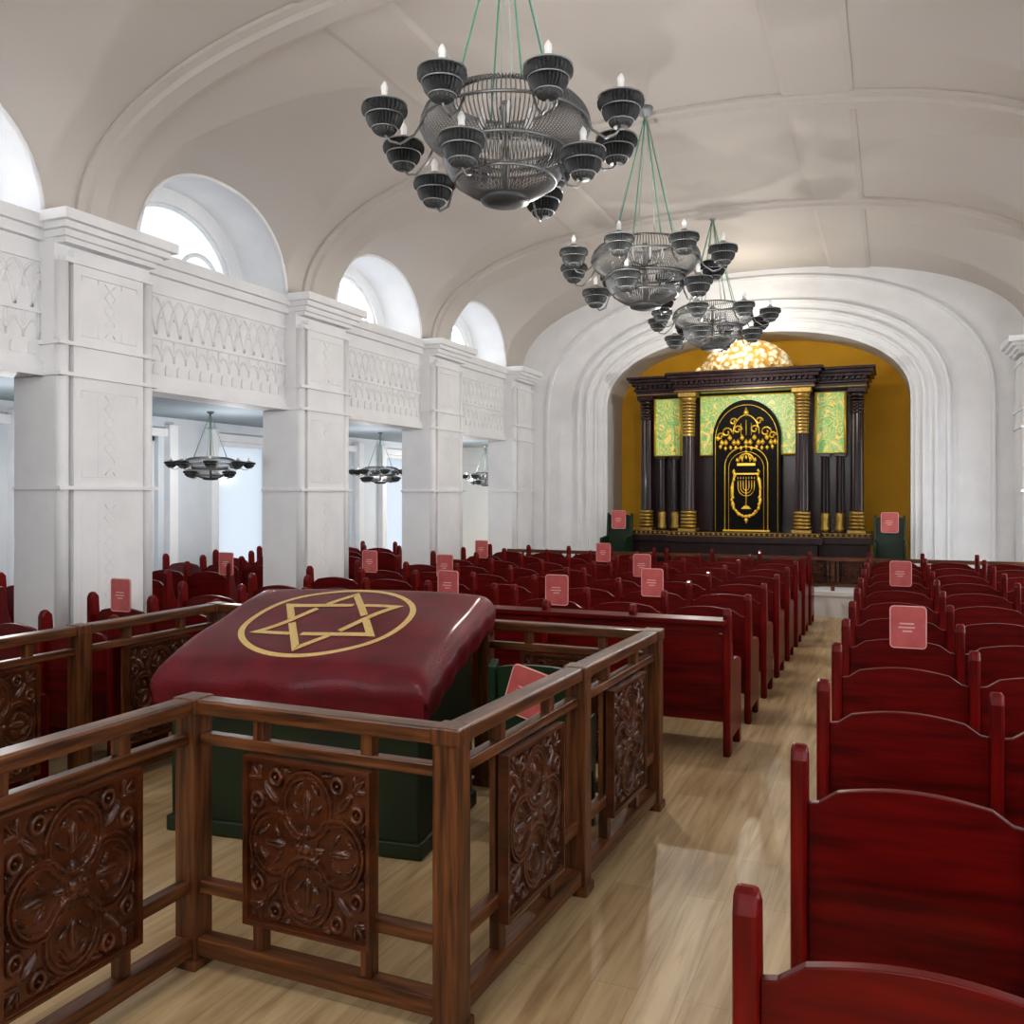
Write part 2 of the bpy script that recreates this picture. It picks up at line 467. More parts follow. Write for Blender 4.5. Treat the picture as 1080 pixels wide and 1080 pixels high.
# ---------------------------------------------------------------- ark
ark=empty('torah_ark',(CX,14.2,.36),'dark wooden torah ark with gilded columns and green mosaic panels','ark')
def AO(mb,name,m,**k): return mb.obj(name,M[m],parent=ark,**k)
mb=MB()
mb.box(-1.80,1.80,-.1,.95,0,.60); mb.box(-1.1,1.1,-.42,.0,0,.60)
mb.box(-1.86,1.86,-.17,.95,.60,.70); mb.box(-1.17,1.17,-.49,0,.60,.70)
mb.box(-1.83,1.83,-.14,.95,.70,.77); mb.box(-1.14,1.14,-.46,0,.70,.77)
mb.box(-1.87,1.87,-.18,.9,.0,.12)
AO(mb,'plinth','darkwood',bevel=.01)
mb=MB()
for x0,x1,y in ((-1.83,-1.14,-.145),(-1.14,1.14,-.465),(1.14,1.83,-.145)):
    n=int((x1-x0)/.075)
    for i in range(n):
        x=x0+(x1-x0)*(i+.5)/n
        mb.lathe([(0,-.022),(.026,0),(0,.022)],6,(x,y,.735))
    mb.box(x0,x1,y-.005,y+.01,.705,.712); mb.box(x0,x1,y-.005,y+.01,.758,.765)
AO(mb,'plinth_ornament_band','golddark')
mb=MB(); mb.box(-1.70,1.70,.30,.95,.77,2.95); AO(mb,'body','darkwood')
mb=MB()
for x0,x1,yf in ((-1.76,1.76,-.02),(-1.05,1.05,-.32)):
    for (p,z0,z1) in ((0,2.95,3.03),(.03,3.03,3.07),(.0,3.07,3.12),(.06,3.12,3.17),(.10,3.17,3.22),(.13,3.22,3.26)):
        mb.box(x0-p,x1+p,yf-p,.95,z0,z1)
n=44
for i in range(n):
    x=-1.78+3.56*(i+.5)/n; yf=-.40 if abs(x)<1.07 else -.10
    mb.box(x-.02,x+.02,yf,yf+.1,3.07,3.12)
AO(mb,'cornice','darkwood',bevel=.006)
mb=MB()
for x0,x1,y in ((-1.77,1.77,-.035),(-1.06,1.06,-.335)):
    mb.box(x0,x1,y,y+.02,2.97,2.98)
AO(mb,'gilded_cornice_fillet','golddark')
for (x,y,r) in ((-1.62,.12,.09),(1.62,.12,.09),(-.86,-.18,.10),(.86,-.18,.10)):
    c=empty('column',(x,y,.77),None,None); c.parent=ark
    inner=abs(x)<1
    mb=MB(); mb.lathe([(r*1.0,.33),(r*.98,1.0),(r*.90,1.95)],28,rib=.10,sm=False); mb.obj('shaft',M['darkwood'],parent=c)
    mb=MB(); mb.box(-r*1.4,r*1.4,-r*1.4,r*1.4,0,.04)
    for q in range(5): mb.lathe([(r*1.15,.05+.055*q),(r*1.28,.065+.055*q),(r*1.28,.09+.055*q),(r*1.15,.10+.055*q)],20)
    mb.obj('column_base',M['golddark'],parent=c)
    mb=MB()
    for q in range(-6 if inner else 0,5): mb.lathe([(r*.98,1.80+.05*q),(r*1.08+.002*q,1.81+.05*q),(r*1.08+.002*q,1.830+.05*q),(r*.98,1.84+.05*q)],20)
    mb.lathe([(r*1.0,2.04),(r*1.3,2.12)],20); mb.box(-r*1.4,r*1.4,-r*1.4,r*1.4,2.12,2.18)
    mb.obj('capital',M['golddark'] if inner else M['darkwood'],parent=c)
for x in (-1.38,-1.16,1.16,1.38):
    c=empty('slim_column',(x,.2,.77),None,None); c.parent=ark
    mb=MB(); mb.lathe([(.06,.3),(.055,1.16)],20,rib=.12,sm=False); mb.box(-.08,.08,-.08,.1,1.16,1.20); mb.obj('shaft',M['darkwood'],parent=c)
    mb=MB(); mb.lathe([(.075,0),(.08,.05),(.065,.1),(.068,.2),(.072,.28),(.06,.3)],16); mb.obj('column_base',M['golddark'],parent=c)
for x0,x1 in ((-1.46,-1.04),(1.04,1.46)):
    mb=MB(); mb.box(x0,x1,.06,.30,1.98,2.90); AO(mb,'mosaic_panel','mosaic')
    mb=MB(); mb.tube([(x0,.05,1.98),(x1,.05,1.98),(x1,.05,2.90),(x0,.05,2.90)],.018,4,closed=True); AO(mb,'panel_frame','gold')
mb=MB(); mb.box(-.74,.74,.16,.30,1.98,2.93); AO(mb,'mosaic_panel','mosaic')
mb=MB(); mb.tube([(-.74,.15,1.98),(.74,.15,1.98),(.74,.15,2.93),(-.74,.15,2.93)],.014,4,closed=True); AO(mb,'panel_frame','gold')
def arc2(w,zs,r,K=24,zb=.77): return [(-w,zb)]+[(-w*math.cos(pi*k/K),zs+r*math.sin(pi*k/K)) for k in range(K+1)]+[(w,zb)]
mb=MB(); mb.prism(arc2(.52,2.24,.60),'y',.06,.3); AO(mb,'portal','black')
mb=MB()
for w_,zs_,r_,t_ in ((.48,2.22,.54,.006),(.33,1.80,.30,.010),(.27,1.76,.26,.005)):
    mb.tube([(x,.05,z) for x,z in arc2(w_,zs_,r_)],t_,6)
mb.box(-.36,.36,.03,.06,.77,.79)
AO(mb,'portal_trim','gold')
mb=MB()
for i in range(15):
    x=-.44+.063*i; z=2.20+.05*math.cos(i*2.1)
    mb.lathe([(0,-.055),(.038,-.02),(.030,.01),(0,.05)],7,(x,.05,z))
for i in range(11):
    x=-.40+.08*i; mb.lathe([(0,-.05),(.030,0),(0,.035)],6,(x,.05,2.11-.03*abs(math.sin(i*1.3))))
for sg in (-1,1):
    for (cx_,cz_,r_) in ((.30,2.33,.085),(.13,2.37,.07),(.40,2.27,.06),(.20,2.50,.06)):
        pts=[(sg*cx_+r_*math.cos(t)*(1-t/10),.05,cz_+r_*math.sin(t)*(1-t/10)) for t in [q*.6 for q in range(13)]]
        mb.tube(pts,.015,5)
mb.tube([(.20*math.cos(pi*k/16),.05,2.30+.30*math.sin(pi*k/16)) for k in range(17)],.012,5)
mb.lathe([(0,-.06),(.045,-.01),(.028,.03),(0,.09)],8,(0,.05,2.64))
for k in range(3):
    x=(k-1)*.08; mb.tube([(x,.05,2.28),(x,.05,2.52-.05*abs(k-1))],.008,5)
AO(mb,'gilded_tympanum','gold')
mb=MB()
mb.box(-.14,.14,.04,.06,1.80,1.84)
mb.tube([(.12*math.cos(pi*k/12),.05,1.86+.13*math.sin(pi*k/12)) for k in range(13)],.015,5)
mb.tube([(.06*math.cos(pi*k/12),.05,1.86+.13*math.sin(pi*k/12)) for k in range(13)],.011,5)
for i in range(5):
    x=-.14+.07*i; mb.lathe([(0,-.03),(.024,0),(0,.05)],6,(x,.05,1.885+.02*(2-abs(i-2))))
mb.lathe([(0,-.03),(.026,0),(0,.03)],6,(0,.05,2.02))
sh=[(-.20,1.72),(-.17,1.66),(-.20,1.58),(-.215,1.45),(-.215,1.30)]+[(-.215*math.cos(pi*k/12),1.26-.26*math.sin(pi*k/12)) for k in range(13)]+[(.215,1.30),(.215,1.45),(.20,1.58),(.17,1.66),(.20,1.72)]
mb.tube([(x,.05,z) for x,z in sh],[.023+.010*math.sin(q*2.3) for q in range(len(sh))],6)
for q,(x,z) in enumerate(sh): mb.lathe([(0,-.034),(.025,0),(0,.034)],5,(x*(1.04 if q%2 else .93),.035,z))
# branched motif inside the shield
for r_ in (.045,.085,.125):
    mb.tube([(-r_,.05,1.57),(-r_,.05,1.46)]+[(-r_*math.cos(pi*q/10),.05,1.46-r_*math.sin(pi*q/10)*1.1) for q in range(1,10)]+[(r_,.05,1.46),(r_,.05,1.57)],.008,5)
mb.tube([(0,.05,1.58),(0,.05,1.14)],.011,5)
mb.prism([(-.08,1.12),(.08,1.12),(.03,1.17),(-.03,1.17)],'y',.04,.06)
for i in range(7): mb.lathe([(0,-.012),(.012,0),(0,.03)],5,(-.126+.042*i,.05,1.60))
mb.box(-.20,.20,.04,.06,1.66,1.685)
mb.lathe([(0,-.09),(.035,-.02),(0,.03)],6,(0,.05,.97))
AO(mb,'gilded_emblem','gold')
mb=MB()
prof=[(.74*math.cos(a),.56*math.sin(a)) for a in [pi/2*q/12 for q in range(13)]]
prof[-1]=(.005,.56)
mb.lathe(prof,44,(-.04,.30,3.27),rib=.06,sx=1,sy=.5,sm=True); AO(mb,'shell_crest','dome')
mb=MB()
for i in range(15):
    an=pi*(i+.5)/15; mb.lathe([(0,-.05),(.05,0),(0,.06)],8,(-.04-.72*math.cos(an),.0,3.31+.08*math.sin(an)))
AO(mb,'crest_leaves','dome')
# ---------------------------------------------------------------- carved panel mesh
PW,PH=.50,.57
def ell(x,y,cx,cy,a,b,rot):
    dx,dy=x-cx,y-cy; c,s_=math.cos(rot),math.sin(rot)
    u=(dx*c+dy*s_)/a; v=(-dx*s_+dy*c)/b
    return math.sqrt(u*u+v*v)
def hgt(x,y):
    ax,ay=abs(x),abs(y)
    if max(ax,ay)>.955: return .9
    r=math.hypot(x,y); an=math.atan2(y,x); h=0
    def bump(d):
        return math.sqrt(max(0,1-d*d)) if d<1 else 0
    def ring(d,rad,w):
        q=abs(d-rad)/w
        return math.sqrt(1-q*q) if q<1 else 0
    def strap(d,rad,w):
        q=abs(d-rad)/w
        if q>=1: return 0
        return (.9 if q<.8 else .9*math.sqrt(max(0,1-((q-.8)/.2)**2)))-(.4 if q<.22 else 0)
    def leaf(px,py,cx,cy,a,b,rot):
        e=bump(ell(px,py,cx,cy,a,b,rot))
        return e*.72-.34*bump(ell(px,py,cx,cy,a*.85,b*.22,rot)) if e>0 else 0
    h=max(h,1.0*bump(r/.085))
    if .07<r<.30:
        k=round(an/(pi/4))*pi/4
        h=max(h,leaf(x,y,.175*math.cos(k),.175*math.sin(k),.105,.058,k))
    for i,(px,py) in enumerate(((ax,ay),(ay,ax))):
        d=math.hypot(px-.50,(py)*1.0)
        over=1.0 if (i==0)==(px>.35) else .72
        h=max(h,strap(d,.37,.058)*over)
        h=max(h,leaf(px,py,.52,.0,.17,.065,0))
        h=max(h,leaf(px,py,.46,.15,.10,.035,.9))
        h=max(h,leaf(px,py,.70,.14,.10,.035,-.6))
        h=max(h,.85*ring(math.hypot(px-.80,py-.50),.085,.036))
        h=max(h,.9*bump(math.hypot(px-.80,py-.50)/.03))
        h=max(h,leaf(px,py,.90,.33,.10,.035,1.4))
    h=max(h,leaf(ax,ay,.60,.60,.16,.065,pi/4))
    for k in range(3):
        t=pi/4+(k-1)*.75
        h=max(h,leaf(ax,ay,.76+.09*math.cos(t),.76+.09*math.sin(t),.12,.042,t))
    return h
NP=150
def panelmesh():
    mb=MB(); vs=[];fs=[]
    hx=PW/2;hz=PH/2
    for j in range(NP+1):
        for i in range(NP+1):
            x=-1+2*i/NP; y=-1+2*j/NP
            vs.append((x*hx,-.006-.020*hgt(x,y),y*hz))
    n=NP+1
    for j in range(NP):
        for i in range(NP): fs.append((j*n+i,j*n+i+1,(j+1)*n+i+1,(j+1)*n+i))
    mb.add(vs,fs,False)
    mb.box(-hx,hx,.0,.012,-hz,hz)
    mb.box(-hx-.006,-hx+.003,-.028,.012,-hz-.006,hz+.006); mb.box(hx-.003,hx+.006,-.028,.012,-hz-.006,hz+.006)
    mb.box(-hx,hx,-.028,.012,-hz-.006,-hz+.003); mb.box(-hx,hx,-.028,.012,hz-.003,hz+.006)
    return mb.mesh('carved_panel',M['carve'])
PM=panelmesh()
def railing(name,label,segs,posts,loc=(0,0,0)):
    R=empty(name,loc,label,'railing')
    pw=.046
    for (x,y) in posts:
        mb=MB(); mb.box(-pw,pw,-pw,pw,0,.93); mb.box(-pw-.010,pw+.010,-pw-.010,pw+.010,0,.04)
        mb.box(-pw-.006,pw+.006,-pw-.006,pw+.006,.915,.972)
        mb.obj('post',M['railz'],parent=R,loc=(x,y,0),bevel=.006)
    for (p,q,nrm,pan) in segs:
        p=Vector((*p,0)); q=Vector((*q,0)); L=(q-p).length; d=(q-p)/L
        ang=math.atan2(d.y,d.x)
        if Vector((math.sin(ang),-math.cos(ang))).dot(Vector(nrm))<0:
            p,q=q,p; d=-d; ang=math.atan2(d.y,d.x)
        def put(mb,nm,m,**k):
            o=mb.obj(nm,m,parent=R,**k); o.location=p; o.rotation_euler=(0,0,ang); return o
        mb=MB(); mb.box(pw,L-pw,-.042,.042,.915,.968)
        put(mb,'top_rail',M['railx'],bevel=.008)
        mb=MB(); mb.box(pw,L-pw,-.02,.025,.805,.845); put(mb,'upper_rail',M['railx'],bevel=.004)
        mb=MB(); mb.box(pw,L-pw,-.02,.025,.27,.315); put(mb,'lower_rail',M['railx'],bevel=.004)
        mb=MB(); mb.box(pw,L-pw,-.035,.035,.05,.115); put(mb,'bottom_rail',M['railx'],bevel=.006)
        hw=min(PW/2,L/2-.12)
        for sx in (-1,1):
            x=L/2+sx*(hw-.03)
            mb=MB(); mb.box(x-.022,x+.022,-.02,.024,.845,.915); mb.box(x-.022,x+.022,-.02,.024,.115,.27); mb.box(x-.022,x+.022,-.0,.024,.27,.80)
            put(mb,'baluster',M['railz'],bevel=.003)
        if pan:
            o=bpy.data.objects.new('carved_panel',PM); COL.objects.link(o); o.parent=R
            c=p+d*(L/2); nn=Vector((math.sin(ang),-math.cos(ang),0))
            o.location=(c.x+nn.x*.030,c.y+nn.y*.030,.51); o.rotation_euler=(0,0,ang); o['label']='carved reddish wooden panel with floral rosette'
    return R
FX0=-4.2
XA=-2.33
P1=(XA,2.5);P2=(-1.28,2.5);P3=(-1.235,3.6);P4=(-1.19,4.72)
railing('bimah_railing','dark brown wooden railing with carved floral panels around the reading platform',
 [(P1,(XA,1.4),(1,0),True),((XA,1.4),(XA,.3),(1,0),True),(P1,P2,(0,-1),True),(P2,P3,(1,0),True),(P3,P4,(1,0),True),
  (P4,(-2.2,4.72),(0,-1),True),((-2.2,4.72),(-3.2,4.72),(0,-1),True),((-3.2,4.72),(FX0,4.72),(0,-1),True),
  ((FX0,4.72),(FX0,3.62),(1,0),True),((FX0,3.62),(FX0,2.52),(1,0),True)],
 [P1,P2,P3,P4,(XA,1.4),(XA,.3),(-2.2,4.72),(-3.2,4.72),(FX0,4.72),(FX0,3.62),(FX0,2.52)])
sr=empty('stage_railing',(0,0,0),'low dark brown wooden railing with carved panels at the platform edge','railing')
xs_=[-5.7,-4.8,-3.9,-3.0,-2.1,-1.25,-.75,-.25,.4,1.05,1.58]
for x in xs_:
    MB().box(x-.025,x+.025,13.1,13.15,.36,.80).obj('post',M['rail'],parent=sr)
for nm,z0,z1 in (('top_rail',.78,.83),('bottom_rail',.42,.46)):
    MB().box(xs_[0],xs_[-1],13.09,13.16,z0,z1).obj(nm,M['rail'],parent=sr)
for a,b in zip(xs_[:-1],xs_[1:]):
    o=bpy.data.objects.new('carved_panel',PM); COL.objects.link(o); o.parent=sr; o.location=((a+b)/2,13.11,.62); o.scale=(.5,.6,.46)
    MB().box((a+b)/2-.2,(a+b)/2-.17,13.11,13.14,.46,.78).obj('baluster',M['rail'],parent=sr)
    MB().box((a+b)/2+.17,(a+b)/2+.2,13.11,13.14,.46,.78).obj('baluster',M['rail'],parent=sr)
# ---------------------------------------------------------------- reading table & cover
RZ=.12
T=empty('reading_table',(-2.72,3.9,0),'dark green wooden reading table with sloping top inside the railing','table',rz=RZ)
mb=MB(); mb.prism([(-.37,.06),(.40,.06),(.41,1.04),(-.38,.80)],'x',-.69,.66); mb.box(-.71,.68,-.39,.42,0,.08)
mb.obj('body',M['green'],parent=T,bevel=.01)
mb=MB(); mb.prism([(-.42,.825),(.42,1.07),(.42,1.10),(-.42,.855)],'x',-.65,.65); mb.obj('sloping_top',M['green'],parent=T,bevel=.006)
C=empty('table_cover',(-2.68,3.88,0),'crimson velvet cover with gold star of david draped over table','cloth',rz=RZ)
N1,N2=84,64
def basez(x,y): return .90+.285*(y+.48)+.010*math.sin(5*x+2*y)*math.cos(3*y)+.004*math.sin(13*y+3*x)-.018*(x/.7)**4-.018*(y/.5)**4
def cov(s,t):
    hx,hy=.72,.50; dr=.15
    def fold(u,h):
        a=abs(u)*(h+dr); rad=.085
        if a<h-rad: return math.copysign(a,u),0
        an=(a-(h-rad))/rad
        if an<pi/2: return math.copysign(h-rad+rad*math.sin(an),u),-(rad-rad*math.cos(an))
        return math.copysign(h-.02*math.sin((a-(h-rad)-rad*pi/2)*9),u),-(rad+(a-(h-rad)-rad*pi/2))
    x,dx=fold(s,hx); y,dy=fold(t,hy)
    z=-(( (-dx)**4+(-dy)**4)**.25)
    z0=basez(x,y)+z*1.0
    if z<-.04:
        k=min(1,(-z-.04)/.06)
        w=k*(.008*math.sin(15*x+5*y)+.005*math.sin(31*y+9*x))
        if abs(dx)>abs(dy): x+=w
        else: y+=w
    return (x,y,z0)
mb=MB(); vs=[cov(-1+2*i/N1,-1+2*j/N2) for j in range(N2+1) for i in range(N1+1)]
fs=[(j*(N1+1)+i,j*(N1+1)+i+1,(j+1)*(N1+1)+i+1,(j+1)*(N1+1)+i) for j in range(N2) for i in range(N1)]
mb.add(vs,fs,True); co=mb.obj('cloth',M['velvet'],parent=C)
md=co.modifiers.new('s','SOLIDIFY'); md.thickness=.012; md.offset=1
def onp(x,y,h=.018): return (x,y,basez(x,y)+h)
mb=MB()
def flat_band(pts,w,h=.017):
    n=len(pts); vs=[]
    for i,p in enumerate(pts):
        a=Vector(pts[(i+1)%n])-Vector(p); b=Vector(p)-Vector(pts[i-1]); a.normalize(); b.normalize()
        t=(a+b).normalized(); nn=Vector((-t.y,t.x)); k=1/max(.35,nn.dot(Vector((-a.y,a.x))))
        for sg in (-1,1):
            q=Vector(p)+nn*sg*w/2*k; vs.append(onp(q.x,q.y,h))
    fs=[(2*i,2*((i+1)%n),2*((i+1)%n)+1,2*i+1) for i in range(n)]
    mb.add(vs,fs)
ex,ey=-.03,.0
flat_band([(ex+.45*math.cos(2*pi*k/64),ey+.40*math.sin(2*pi*k/64)) for k in range(64)],.032,h=.014)
tris=[]
for r0 in (0,1):
    tris.append([Vector((ex+.41*math.cos(pi/2+r0*pi+2*pi*k/3),ey+.365*math.sin(pi/2+r0*pi+2*pi*k/3))) for k in range(3)])
wB=.038
for r0 in (0,1):
    for k in range(3):
        a=tris[r0][k]; b=tris[r0][(k+1)%3]
        dirn=(b-a).normalized(); nn=Vector((-dirn.y,dirn.x)); Lk=(b-a).length
        segs=[(0,Lk/3-.008),(Lk/3+wB*1.4,Lk)]
        for (s0_,s1_) in segs:
            K=8; vs=[]
            for q in range(K+1):
                d_=s0_+(s1_-s0_)*q/K
                c=a+dirn*d_
                vs.append(onp(c.x,c.y,.015))
                inset=wB*1.7
                di=min(max(d_,inset),Lk-inset)
                c2=a+dirn*di+nn*wB
                vs.append(onp(c2.x,c2.y,.015))
            mb.add(vs,[(2*q,2*q+2,2*q+3,2*q+1) for q in range(K)])
mb.obj('star_emblem',M['goldthread'],parent=C,label='gold embroidered star of david inside a ring')
# ---------------------------------------------------------------- green chairs
def green_chair(loc,rz,label,sc=(1,1,1)):
    g=empty('green_armchair',loc,label,'chair',rz=rz); g.scale=sc
    for sx in (-1,1):
        x=sx*.27
        mb=MB(); mb.prism([(-.24,0),(-.18,0),(-.18,.34),(.16,.34),(.16,0),(.23,0),(.27,1.02),(.20,1.05),(.14,.68),(-.26,.66),(-.28,.62)],'x',x-.025,x+.025); mb.obj('side_panel',M['greenc'],parent=g,bevel=.006)
    MB().box(-.25,.25,-.22,.18,.38,.43).obj('seat',M['greenc'],parent=g,bevel=.008)
    mb=MB(); mb.prism([(-.25,.43),(.25,.43),(.25,1.0)]+[(.25*math.cos(pi*k/12),1.0+.03*math.sin(pi*k/12)) for k in range(1,12)]+[(-.25,1.0)],'y',0,.03)
    o=mb.obj('backrest',M['greenc'],parent=g,loc=(0,.15,0)); o.rotation_euler=(-.06,0,0)
    return g
green_chair((-1.60,4.14,0),pi+.12,'dark green wooden armchair inside the railing beside the table',(.74,.9,.86))
green_chair((-4.06,13.75,.36),.0,'green wooden armchair beside the torah ark',(.72,.85,1))
green_chair((-.02,13.75,.36),0,'green wooden armchair beside the torah ark',(.72,.85,1))
# ---------------------------------------------------------------- pews
def pew(n,w,ledge,loc,label,group):
    R=empty('pew',loc,label,'pew',group)
    endp=[(-.045,0),(.04,0),(.04,.10),(.33,.10),(.34,0),(.42,0),(.42,.48),(.43,.54),(.40,.58),(.34,.595),(.14,.60),(.08,.66),(.045,.78),(.035,.93),(.0,.965),(-.03,.955),(-.045,.92)]
    me=None
    for i in range(n+1):
        if me is None:
            me=MB().prism(endp,'x',-.024,.024).obj('end_panel',M['pewz'],parent=R,loc=(w*i,0,0),bevel=.012)
        else:
            o2=me.copy(); COL.objects.link(o2); o2.location=(w*i,0,0)
    b=None; bw=w-.048
    for i in range(n):
        if b is None:
            P=[(0,.22),(bw,.22),(bw,.79)]
            K=20
            for k in range(K+1):
                t=k/K; x=bw-.03-(bw-.06)*t
                e=min(1,min(t,1-t)/.10); e=e*e*(3-2*e)
                P.append((x,.795+.025*e+.036*math.sin(pi*t)))
            P.append((0,.79))
            b=MB().prism(P,'y',-.014,.014).obj('backrest',M['pew'],parent=R,loc=(.024+w*i,.0,0),bevel=.003)
        else:
            b2=b.copy(); COL.objects.link(b2); b2.location=(.024+w*i,0,0)
        if i==0:
            s0=MB().box(0,bw,.02,.41,.40,.44).obj('seat',M['pew'],parent=R,loc=(.024,0,0),bevel=.008)
        else:
            s1=s0.copy(); COL.objects.link(s1); s1.location=(.024+w*i,0,0)
    if ledge:
        mb=MB(); mb.prism([(-.075,.855),(-.075,.885),(.02,.90),(.02,.87)],'x',0,n*w)
        mb.prism([(-.03,.80),(-.03,.87),(-.014,.87),(-.014,.80)],'x',0,n*w)
        mb.obj('book_ledge',M['pew'],parent=R,bevel=.004)
    MB().box(.0,n*w,.33,.36,.28,.40).obj('apron',M['pew'],parent=R)
    return R
rows_r=[1.72,2.76,3.76,4.72,5.66]+[5.66+.95*k for k in range(1,8)]
g1='red pews on one side of the aisle'
pr=pew(3,.612,False,(-.25,rows_r[0],0),'polished dark red wooden pew with arched seat backs',g1)
for y in rows_r[1:]: dup(pr,(-.25,y,0))
g2='red pews across the aisle'
rows_l=[5.85+.90*k for k in range(8)]
pa=pew(3,.63,True,(-.98-1.89,rows_l[0],0),'polished red wooden pew with narrow ledge along its back',g2)
pa2=pew(3,.63,False,(-.98-1.89,rows_l[1],0),'polished dark red wooden pew with arched seat backs',g2)
for y in rows_l[2:]: dup(pa2,(-.98-1.89,y,0))
pb=pew(4,.63,False,(-3.05-2.52,rows_l[0],0),'polished dark red wooden pew with arched seat backs',g2)
for y in rows_l[1:]: dup(pb,(-5.57,y,0))
g3='red pews beside the reading platform'
pc=pew(2,.60,False,(-5.6,4.95,0),'dark red wooden two-seat pew beside the railing',g3)
for y in (4.05,3.15,2.25): dup(pc,(-5.6,y,0))
g4='red pews in the side gallery'
pd=pew(3,.60,False,(-8.42,5.85,0),'dark red wooden pew in the side gallery',g4)
for k in range(-2,8):
    if k: dup(pd,(-8.42,5.85+.90*k,0))
# ---------------------------------------------------------------- cards
def card0():
    c=empty('seat_card',(0,0,0),'rounded rose-red seat notice card propped on a pew back','sign','notice cards on the seats')
    def rr(w,h,r,K=5):
        P=[]
        for cx_,cz,a in ((w-r,h-r,0),(-w+r,h-r,pi/2),(-w+r,-h+r,pi),(w-r,-h+r,1.5*pi)):
            for k in range(K+1): P.append((cx_+r*math.cos(a+pi/2*k/K),cz+r*math.sin(a+pi/2*k/K)))
        return P
    MB().prism(rr(.10,.125,.025),'y',-.003,.003).obj('plate',M['card'],parent=c)
    mb=MB()
    mb.tube([(x,-.0035,z) for x,z in rr(.096,.121,.022)],.0030,4,closed=True)
    for i,wd in enumerate((.045,.052,.03)):
        z=.02-.022*i; mb.box(-wd,wd*.7,-.0045,-.003,z-.004,z+.004)
    mb.obj('print',M['cardp'],parent=c)
    return c
RL=rows_l; RR=rows_r; dy=-.0185
CD=[(.09,RR[4]+dy,.93),(.085,RR[8]+dy,.93),(-1.93,RL[2]+dy,.93),(-2.50,RL[4]+dy,.93),(-2.49,RL[1]+dy,.93),(-4.45,RL[3]+dy,.93),(-3.48,RL[1]+dy,.93),
    (-5.30,4.95+dy,.95),(-6.66,RL[2]+dy,.95),(-5.40,RL[3]+dy,.95),(-5.28,RL[6]+dy,.94),(-3.50,RL[6]+dy,.94)]
c0=card0(); c0.location=CD[0][:3]
for x,y,z in CD[1:]: dup(c0,(x,y,z),rz=0)
dup(c0,(-4.06,13.86,1.30),rz=0,scale=1.2,label='rounded rose-red notice card on green armchair')
dup(c0,(-.02,13.86,1.30),rz=0,scale=1.2,label='rounded rose-red notice card on green armchair')
a=dup(c0,(-1.60,3.905,.755),rz=.12,scale=.98,label='rounded rose-red notice card on green armchair')
a.rotation_euler=(.06,.3,.12)
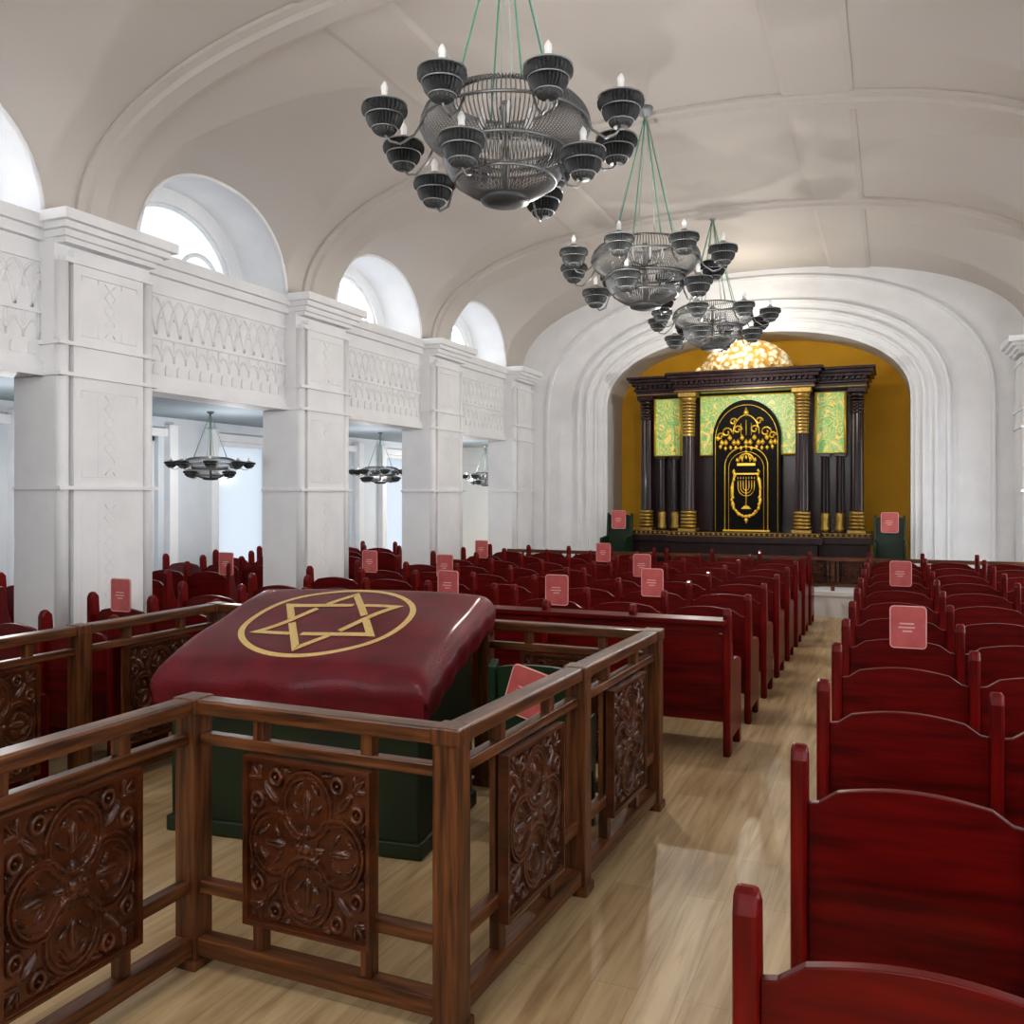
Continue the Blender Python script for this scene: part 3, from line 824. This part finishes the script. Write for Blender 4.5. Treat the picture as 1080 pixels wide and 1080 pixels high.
# ---------------------------------------------------------------- chandeliers
def chandelier(loc):
    R=empty('chandelier',loc,'large wire-basket metal chandelier with dark ribbed lamp cups','chandelier','chandeliers along the vault')
    P=[]
    for k in range(13):
        t=k/12; a=pi*.45-t*pi*.95
        P.append((.27+.23*math.cos(a),.155*math.sin(a)))
    mb=MB()
    NWI=120
    for i in range(NWI):
        an=2*pi*i/NWI
        mb.tube([(r*math.cos(an),r*math.sin(an),z+.02) for r,z in P],.0042,4)
    for r,z in (P[0],P[6],P[12]):
        mb.tube([(r*math.cos(2*pi*k/40),r*math.sin(2*pi*k/40),z+.02) for k in range(40)],.010,5,closed=True)
    mb.obj('wire_ring_basket',M['metal'],parent=R)
    mb=MB(); Q=[(.37*math.cos(a),-.15-.27*math.sin(a)) for a in [pi/2*k/9*.9 for k in range(10)]]
    for i in range(100):
        an=2*pi*i/100
        mb.tube([(r*math.cos(an),r*math.sin(an),z) for r,z in Q],.0042,4)
    for r,z in (Q[0],Q[4],Q[8]):
        mb.tube([(r*math.cos(2*pi*k/36),r*math.sin(2*pi*k/36),z) for k in range(36)],.010,5,closed=True)
    mb.obj('wire_bowl',M['metal'],parent=R)
    mb=MB(); mb.lathe([(.0,-.45),(.09,-.445),(.14,-.43),(.15,-.405),(.12,-.39),(.02,-.38)],28); mb.obj('bottom_disc',M['cup'],parent=R)
    mb=MB(); mb.lathe([(.02,-.39),(.02,-.2),(.035,-.18),(.02,-.15),(.018,.1),(.04,.13),(.018,.17)],12)
    for k in range(6):
        an=2*pi*k/6; mb.tube([(0,0,-.05),(.16*math.cos(an),.16*math.sin(an),-.02)],.008,5)
    mb.obj('centre_rod',M['steel'],parent=R)
    for k in range(6):
        an=2*pi*k/6; m2=MB(); m2.lathe([(.014,-.02),(.014,.07),(.006,.10),(.001,.11)],8,(.16*math.cos(an),.16*math.sin(an),0)); m2.obj('inner_bulb',M['candle'],parent=R)
    cupm=MB()
    cupm.lathe([(.0,-.125),(.045,-.12),(.065,-.108),(.075,-.09)],40,rib=.10,sm=False)
    cupm.lathe([(.078,-.085),(.10,-.065),(.112,-.035),(.112,-.02)],56,rib=.20,sm=False)
    cupm.lathe([(.115,-.015),(.136,.0),(.140,.025),(.128,.045)],64,rib=.16,sm=False)
    cupm.lathe([(.128,.045),(.125,.05),(.08,.058),(.05,.06),(.0,.062)],28)
    cme=cupm.mesh('lamp_cup',M['cup'])
    rim=MB()
    for (r,z) in ((.134,.048),(.113,-.017),(.077,-.088)):
        rim.tube([(r*math.cos(2*pi*k/28),r*math.sin(2*pi*k/28),z) for k in range(28)],.0045,5,closed=True)
    rim.lathe([(.09,.052),(.085,.068),(.05,.078),(.028,.09),(.024,.10)],20)
    rme=rim.mesh('cup_rim',M['cupl'])
    cnd=MB().lathe([(.020,.095),(.020,.135),(.023,.145),(.021,.16),(.010,.18),(.001,.19)],12).mesh('candle_bulb',M['candle'])
    lst=[(.72,pi/8+k*pi/4+.33,.0) for k in range(8)]+[(.50,pi/4+k*pi/2+.70,-.26) for k in range(4)]
    for (r,an,z) in lst:
        L=bpy.data.objects.new('lamp',cme); COL.objects.link(L); L.parent=R; L.location=(r*math.cos(an),r*math.sin(an),z); L.scale=(.94,.94,.98)
        for nm,me_ in (('cup_rim',rme),('candle_bulb',cnd)):
            o=bpy.data.objects.new(nm,me_); COL.objects.link(o); o.parent=L
        if z>-.1: pts=[(.49,0,.0),(.55,0,-.10),(.63,0,-.16),(.69,0,-.15),(.72,0,-.11)]
        else: pts=[(.34,0,-.24),(.40,0,-.39),(.46,0,-.41),(.50,0,-.37)]
        mb=MB(); mb.tube([(p[0]*math.cos(an),p[0]*math.sin(an),p[2]) for p in pts],.008,6); mb.obj('arm',M['metal'],parent=R)
    for k in range(8):
        an=2*pi*(k//2)/4+.62+(.09 if k%2 else -.09)
        mb=MB(); mb.tube([(.31*math.cos(an),.31*math.sin(an),.17),(.012*math.cos(an),.012*math.sin(an),1.33)],.006,5)
        mb.obj('suspension_cord',M['cordg'] if k%2 else M['cordw'],parent=R)
    MB().lathe([(.0,1.44),(.07,1.43),(.06,1.38),(.02,1.33),(.0,1.32)][::-1],16).obj('ceiling_hook',M['metal'],parent=R)
    return R
ch=chandelier((CX,4.8,3.86))
dup(ch,(CX,8.05,3.87)); dup(ch,(CX,11.4,3.96),scale=(1,1,.93))
for x,y in ((-6.85,7.6),(-6.85,11.1),(-6.85,14.75)):
    n=dup(ch,(x,y,2.04),scale=(.56,.56,.40),label='small dark metal chandelier hanging in the side gallery'); n['group']='gallery chandeliers'
# ---------------------------------------------------------------- lights
def light(t,loc,e,size=.1,rot=(0,0,0),col=(1,1,1),sy=None):
    l=bpy.data.lights.new(t.lower()+'_light',t); l.energy=e; l.color=col
    o=bpy.data.objects.new(t.lower()+'_light',l); COL.objects.link(o); o.location=loc; o.rotation_euler=rot
    if t=='POINT': l.shadow_soft_size=size
    return o
light('POINT',(CX,.6,3.6),80,.45,col=(1,.97,.93))  # added soft fill out of view, no fixture
for y in (6.4,9.7,12.6):
    light('POINT',(CX,y,3.15),60,.03,col=(1,.96,.90))  # added fill between the chandeliers, no fixture
for y in (5.5,8.5,11.5,14.5): light('POINT',(-7.3,y,2.0),26,.02)  # added to brighten the gallery, apart from its chandeliers
light('POINT',(CX,13.6,4.35),26,.02,col=(1,.94,.82))  # added to brighten ark and niche, no fixture there
w=bpy.data.worlds.new('World'); S.world=w; w.use_nodes=True
bg=w.node_tree.nodes['Background']; bg.inputs[0].default_value=(.985,.99,1,1); bg.inputs[1].default_value=3.8
# ---------------------------------------------------------------- camera
cam=bpy.data.cameras.new('camera'); co=bpy.data.objects.new('camera',cam); COL.objects.link(co)
cam.sensor_width=36; cam.lens=933/1080*36; cam.shift_y=-18/1080
co.location=(0,0,1.7); co.rotation_euler=(pi/2,0,math.atan2(400,933)); cam.clip_start=.02
S.camera=co
